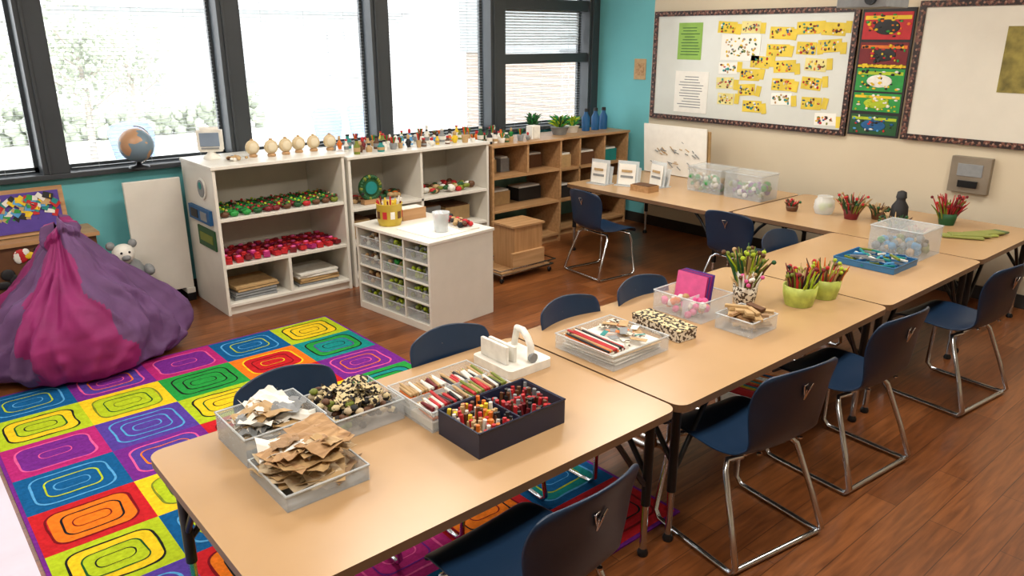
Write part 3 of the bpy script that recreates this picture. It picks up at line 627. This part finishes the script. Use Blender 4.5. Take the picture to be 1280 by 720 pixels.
for k in range(60): b.obox((rng.uniform(4.26, 4.48), rng.uniform(1.73, 1.98), z+.015+k*.0006), (rng.uniform(.03, .12), .012, .01), C(rng.choice(['sky', 'teal', 'blue', 'grey', 'olive', 'white'])), (0, 0, rng.uniform(0, 3)))
b.build('blue_supply_tray')
b = MB(); bin_(b, 4.58, 1.70, 4.88, 2.0, z, .17)
for k in range(70): b.ball((rng.uniform(4.61, 4.85), rng.uniform(1.73, 1.97), z+rng.uniform(.015, .08)), rng.uniform(.015, .028), C(rng.choice(['olive', 'green', 'tan', 'grey', 'sky', 'black'])), 7, 5)
b.box(4.58, 1.695, z+.165, 4.88, 2.005, z+.175, CLEAR); b.build('storage_container')
b = MB(); b.lathe((0, 0, 0), [(.05, 0), (.06, .03), (.055, .12), (.03, .16), (.03, .18)], C('black'), 18); b.lathe((0, 0, .18), [(.036, 0), (.03, .04), (.01, .05)], C('black'), 14); b.build('black_bottle', loc=(5.5, 2.22, z))
potspikes('evergreen_sprig_pot', 5.22, 2.12, .05, .05, C('brown'), ['darkgreen', 'olive', 'brown', 'black', 'tan'], 50, .10, .07)
potspikes('evergreen_sprig_pot', 5.12, 1.95, .05, .04, C('brown'), ['darkgreen', 'olive', 'red', 'tan'], 30, .06, .05)
b = MB(); b.lathe((0, 0, 0), [(.06, 0), (.075, .04), (.07, .10), (.055, .115), (.055, .13)], CLEARRIM, 18)
for k in range(16): b.ball((rng.uniform(-.04, .04), rng.uniform(-.04, .04), rng.uniform(.02, .07)), .02, C(rng.choice(['white', 'lime'])), 6, 4)
b.build('glass_jar', loc=(5.4, 2.72, z))
potspikes('evergreen_sprig_pot', 5.38, 2.50, .055, .07, C('maroon'), ['darkgreen', 'olive', 'red', 'brown', 'tan'], 70, .10, .11)
potspikes('evergreen_sprig_pot', 5.3, 2.92, .045, .04, C('brown'), ['darkgreen', 'red', 'brown'], 24, .04, .05)
potspikes('red_sprig_pot', 5.72, 1.98, .06, .08, C('darkgreen'), ['red', 'maroon', 'red', 'olive'], 60, .09, .14)
potspikes('evergreen_sprig_pot', 5.52, 2.37, .05, .06, C('brown'), ['darkgreen', 'tan', 'brown'], 34, .06, .05)
b = MB()
for k, kk in enumerate(['olive', 'olive', 'lime', 'olive', 'darkgreen']): b.obox((5.40+k*.06, 1.76-k*.022, z+.008+.006*(k % 2)), (.10, .24, .012), mat('felt_'+kk, {'olive': '#8a8f4a', 'lime': '#a4ad55', 'darkgreen': '#5f7348'}[kk], .9), (0, .03, .5+k*.2))
b.build('felt_strips', bevel=.003)
for (x0, y0, x1, y1, ks) in [(5.38, 3.62, 5.62, 3.95, ['olive', 'grey', 'green', 'white', 'tan']), (5.38, 3.24, 5.62, 3.58, ['green', 'purple', 'olive', 'white', 'grey'])]:
    b = MB(); bin_(b, x0, y0, x1, y1, z, .2)
    for k in range(90): b.ball((rng.uniform(x0+.02, x1-.02), rng.uniform(y0+.02, y1-.02), z+rng.uniform(.02, .12)), rng.uniform(.015, .03), C(rng.choice(ks)), 7, 5)
    b.box(x0-.005, y0-.005, z+.2, x1+.005, y1+.005, z+.212, CLEAR); b.build('storage_container')
b = MB(); b.box(0, 0, 0, .14, .2, .05, BIRCH); b.box(.01, .01, .05, .13, .19, .055, C('brown')); b.build('wooden_box', loc=(5.0, 4.06, z))
for (x, y, r) in [(5.15, 4.42, .3), (5.32, 4.22, -.2), (5.03, 4.64, .1)]:
    b = MB(); b.obox((0, 0, .004), (.14, .2, .008), CLEARRIM); b.obox((0, 0, .11), (.006, .2, .21), CLEARRIM, (0, .1, 0)); b.obox((-.02, 0, .1), (.003, .16, .18), PAPER, (0, .1, 0)); b.obox((.05, 0, .08), (.004, .2, .15), CLEARRIM, (0, .15, 0)); b.obox((.045, 0, .05), (.003, .15, .08), C('grey'), (0, .15, 0))
    b.obox((-.025, 0, .13), (.002, .1, .02), C('tan'), (0, .1, 0)); b.obox((-.025, 0, .08), (.002, .12, .02), C('grey'), (0, .1, 0))
    b.build('acrylic_sign_holder', loc=(x, y, z), rz=r)
b = MB(); b.obox((5.84, 4.46, z+.235), (.012, .72, .46), PAPER, (0, -.08, 0)); b.obox((5.88, 4.46, z+.22), (.02, .74, .44), C('tan'), (0, -.08, 0))
for k in range(44): b.obox((5.83, 4.46+rng.uniform(-.28, .28), z+.225+rng.uniform(-.03, .03)+rng.choice([-.12, 0, .12])), (.006, rng.uniform(.02, .08), .006), C(rng.choice(['grey', 'tan', 'grey'])), (rng.uniform(0, 1), -.08, 0))
b.build('chart_paper_pad')
b = MB(); bin_(b, -.16, -.12, .16, .12, .0, .12, C('white'), .006)
for k in range(12): b.obox((-.13+k*.023, 0, .08), (.016, .2, .14), C(rng.choice(['red', 'orange', 'teal', 'yellow', 'blue', 'white'])), (0, rng.uniform(-.1, .1), 0))
b.build('book_bin', loc=(3.36, 1.97, 0), rz=.2)

# ------------------------------------------------------------------ board wall
WB = mat('whiteboard_enamel', '#d3d5ce', .2, var=.02); WB2 = mat('whiteboard_plain', '#dbd6c9', .25, var=.02); TRIMB = spotted('beaded_border', '#241210', '#6e4438', 45, .55, .5)
def board(name, y0, y1, z0, z1, bits, wb=WB):
    b = MB(); X = WX-.002; b.box(X-.02, y0, z0, X, y1, z1, wb); t = .045
    b.box(X-.03, y0, z0, X, y1, z0+t, TRIMB); b.box(X-.03, y0, z1-t, X, y1, z1, TRIMB); b.box(X-.03, y0, z0+t, X, y0+t, z1-t, TRIMB); b.box(X-.03, y1-t, z0+t, X, y1, z1-t, TRIMB)
    n = int((y1-y0)/.045); BD = mat('border_bead', '#9c7868', .5)
    for k in range(n):
        yy = y0+(k+.5)*(y1-y0)/n
        for zz in (z0+t/2, z1-t/2): b.ball((X-.03, yy, zz), (.004, .009, .009), BD, 6, 4)
    n = int((z1-z0)/.045)
    for k in range(n):
        zz = z0+(k+.5)*(z1-z0)/n
        for yy in (y0+t/2, y1-t/2): b.ball((X-.03, yy, zz), (.004, .009, .009), BD, 6, 4)
    bits(b, X-.02); return b.build(name)
def note(b, X, y, z, w, h, mt, tx=None, keys=('black', 'grey'), n=6, r=0):
    b.obox((X-.002, y, z), (.003, w, h), mt, (r, 0, 0))
    for k in range(n):
        if tx == 'pic': b.ball((X-.004, y+rng.uniform(-.4, .4)*w, z+rng.uniform(-.35, .35)*h), (.0015, rng.uniform(.006, .016), rng.uniform(.006, .014)), C(rng.choice(keys)), 7, 4)
        else: b.obox((X-.004, y+rng.uniform(-.05, .05)*w, z+h*(.4-.8*(k+.5)/n)), (.001, w*rng.uniform(.4, .8), h*.02), C(rng.choice(keys)), (r, 0, 0))
YN_ = mat('yellow_card', '#dcc244', .7); YN2 = mat('pale_yellow_card', '#e2d68e', .7); LG = mat('light_green_paper', '#8fb955', .7)
PK = ('red', 'black', 'brown', 'teal', 'orange', 'yellow', 'blue', 'tan', 'olive', 'white', 'maroon')
def bits1(b, X):
    note(b, X, 4.62, 1.83, .27, .33, LG, None, ('darkgreen',), 10)
    note(b, X, 4.57, 1.37, .38, .38, PAPER, None, ('grey',), 12)
    note(b, X, 4.07, 1.78, .40, .22, PAPER, 'pic', ('olive', 'grey', 'tan', 'darkgreen', 'yellow'), 50)
    for (y, zz) in [(3.68, 1.90), (3.44, 1.94), (3.22, 1.93), (3.70, 1.76), (3.44, 1.78), (3.24, 1.80), (3.62, 1.63), (3.34, 1.65), (3.62, 1.48), (3.36, 1.50), (4.18, 1.60), (3.95, 1.55), (4.2, 1.47), (3.97, 1.42), (4.18, 1.33), (3.62, 1.36), (3.34, 1.34), (3.2, 1.22), (3.86, 1.66), (4.22, 1.95), (3.98, 1.95), (3.9, 1.28)]:
        note(b, X, y, zz, rng.uniform(.17, .22), .10, rng.choice([YN_, YN2, YN_, PAPER]), 'pic', PK, 20, rng.uniform(-.08, .08))
        b.obox((X-.003, y-.12, zz+rng.uniform(-.02, .02)), (.003, .05, .09), YN_, (rng.uniform(-.2, .2), 0, 0))
board('whiteboard', 3.02, 5.05, 1.10, 2.10, bits1)
def bits2(b, X):
    b.obox((X-.002, 1.80, 1.72), (.004, .34, .44), mat('landscape_poster', '#85793a', .7, var=.6, scale=9))
board('whiteboard', .55, 2.575, 1.12, 2.12, bits2, WB2)
b = MB(); X = WX-.014; b.box(X-.005, 2.6, 1.12, WX-.002, 3.0, 2.08, C('black'))
for (zz, h, k, kk, fc) in [(1.95, .2, 'red', ['black', 'orange', 'yellow', 'green'], 'black'), (1.745, .17, 'maroon', ['black', 'red', 'yellow', 'green'], 'black'), (1.655, .02, 'yellow', ['yellow'], 'yellow'), (1.55, .17, 'green', ['white', 'black', 'yellow'], 'white'), (1.38, .14, 'green', ['lime', 'white', 'yellow'], 'lime'), (1.21, .15, 'darkgreen', ['blue', 'red', 'black', 'white', 'sky'], 'blue')]:
    b.obox((X-.006, 2.8, zz), (.003, .37, h), C(k)); b.obox((X-.008, 2.8, zz+h*.3), (.001, .35, h*.14), C(rng.choice(['yellow', 'orange', 'lime'])))
    b.ball((X-.008, 2.8, zz-h*.05), (.002, .10, h*.28), C(fc), 16, 8)
    for q in range(34): b.ball((X-.010, 2.8+rng.uniform(-.16, .16), zz+rng.uniform(-.42, .42)*h), (.0015, rng.uniform(.006, .02), rng.uniform(.005, .012)), C(rng.choice(kk)), 7, 4)
b.build('poster_strip')
b = MB(); ST = mat('brushed_steel', '#93897a', .4, .6); b.box(WX-.05, 1.90, .78, WX-.002, 2.17, 1.04, ST); b.box(WX-.055, 1.95, .90, WX-.05, 2.12, .99, C('grey')); b.box(WX-.07, 1.97, .82, WX-.05, 2.10, .87, BLACK); b.build('wall_dispenser', bevel=.006)
b = MB(); b.box(WX-.006, 5.15, 1.46, WX-.001, 5.30, 1.66, C('tan')); b.box(WX-.008, 5.17, 1.5, WX-.006, 5.28, 1.62, WOODD); b.build('wall_notice')
b = MB(); b.box(4.9, 2.24, 2.04, 5.2, 2.56, 2.15, C('grey')); b.box(4.92, 2.26, 2.15, 5.18, 2.54, 2.17, C('white')); b.cyl((4.9, 2.34, 2.09), (4.88, 2.34, 2.09), .035, BLACK, 16); b.cyl((5.05, 2.4, 2.17), (5.05, 2.4, 2.8), .02, C('white')); b.build('ceiling_projector', bevel=.008)

# ------------------------------------------------------------------ lights
PANEL = mat('light_diffuser', '#fff6e4', .5, emit=3)
for (x, y) in [(0, 1.0), (2.4, 1.0), (4.6, 1.0), (0, 3.8), (2.4, 3.8), (4.6, 3.8)]:
    b = MB(); b.box(x-.6, y-.3, H-.03, x+.6, y+.3, H, WHITE); b.box(x-.56, y-.26, H-.034, x+.56, y+.26, H-.03, PANEL); b.build('ceiling_light_panel')
    l = bpy.data.lights.new('panel_lamp', 'AREA'); l.shape = 'RECTANGLE'; l.size = 1.1; l.size_y = .5; l.energy = 36; l.color = (1, .94, .85)
    o = bpy.data.objects.new('panel_lamp', l); S.collection.objects.link(o); o.location = (x, y, H-.045)
w = bpy.data.worlds.new('sky'); S.world = w; w.use_nodes = True; bg = w.node_tree.nodes['Background']; bg.inputs[0].default_value = (.96, .98, 1, 1); bg.inputs[1].default_value = 6.0
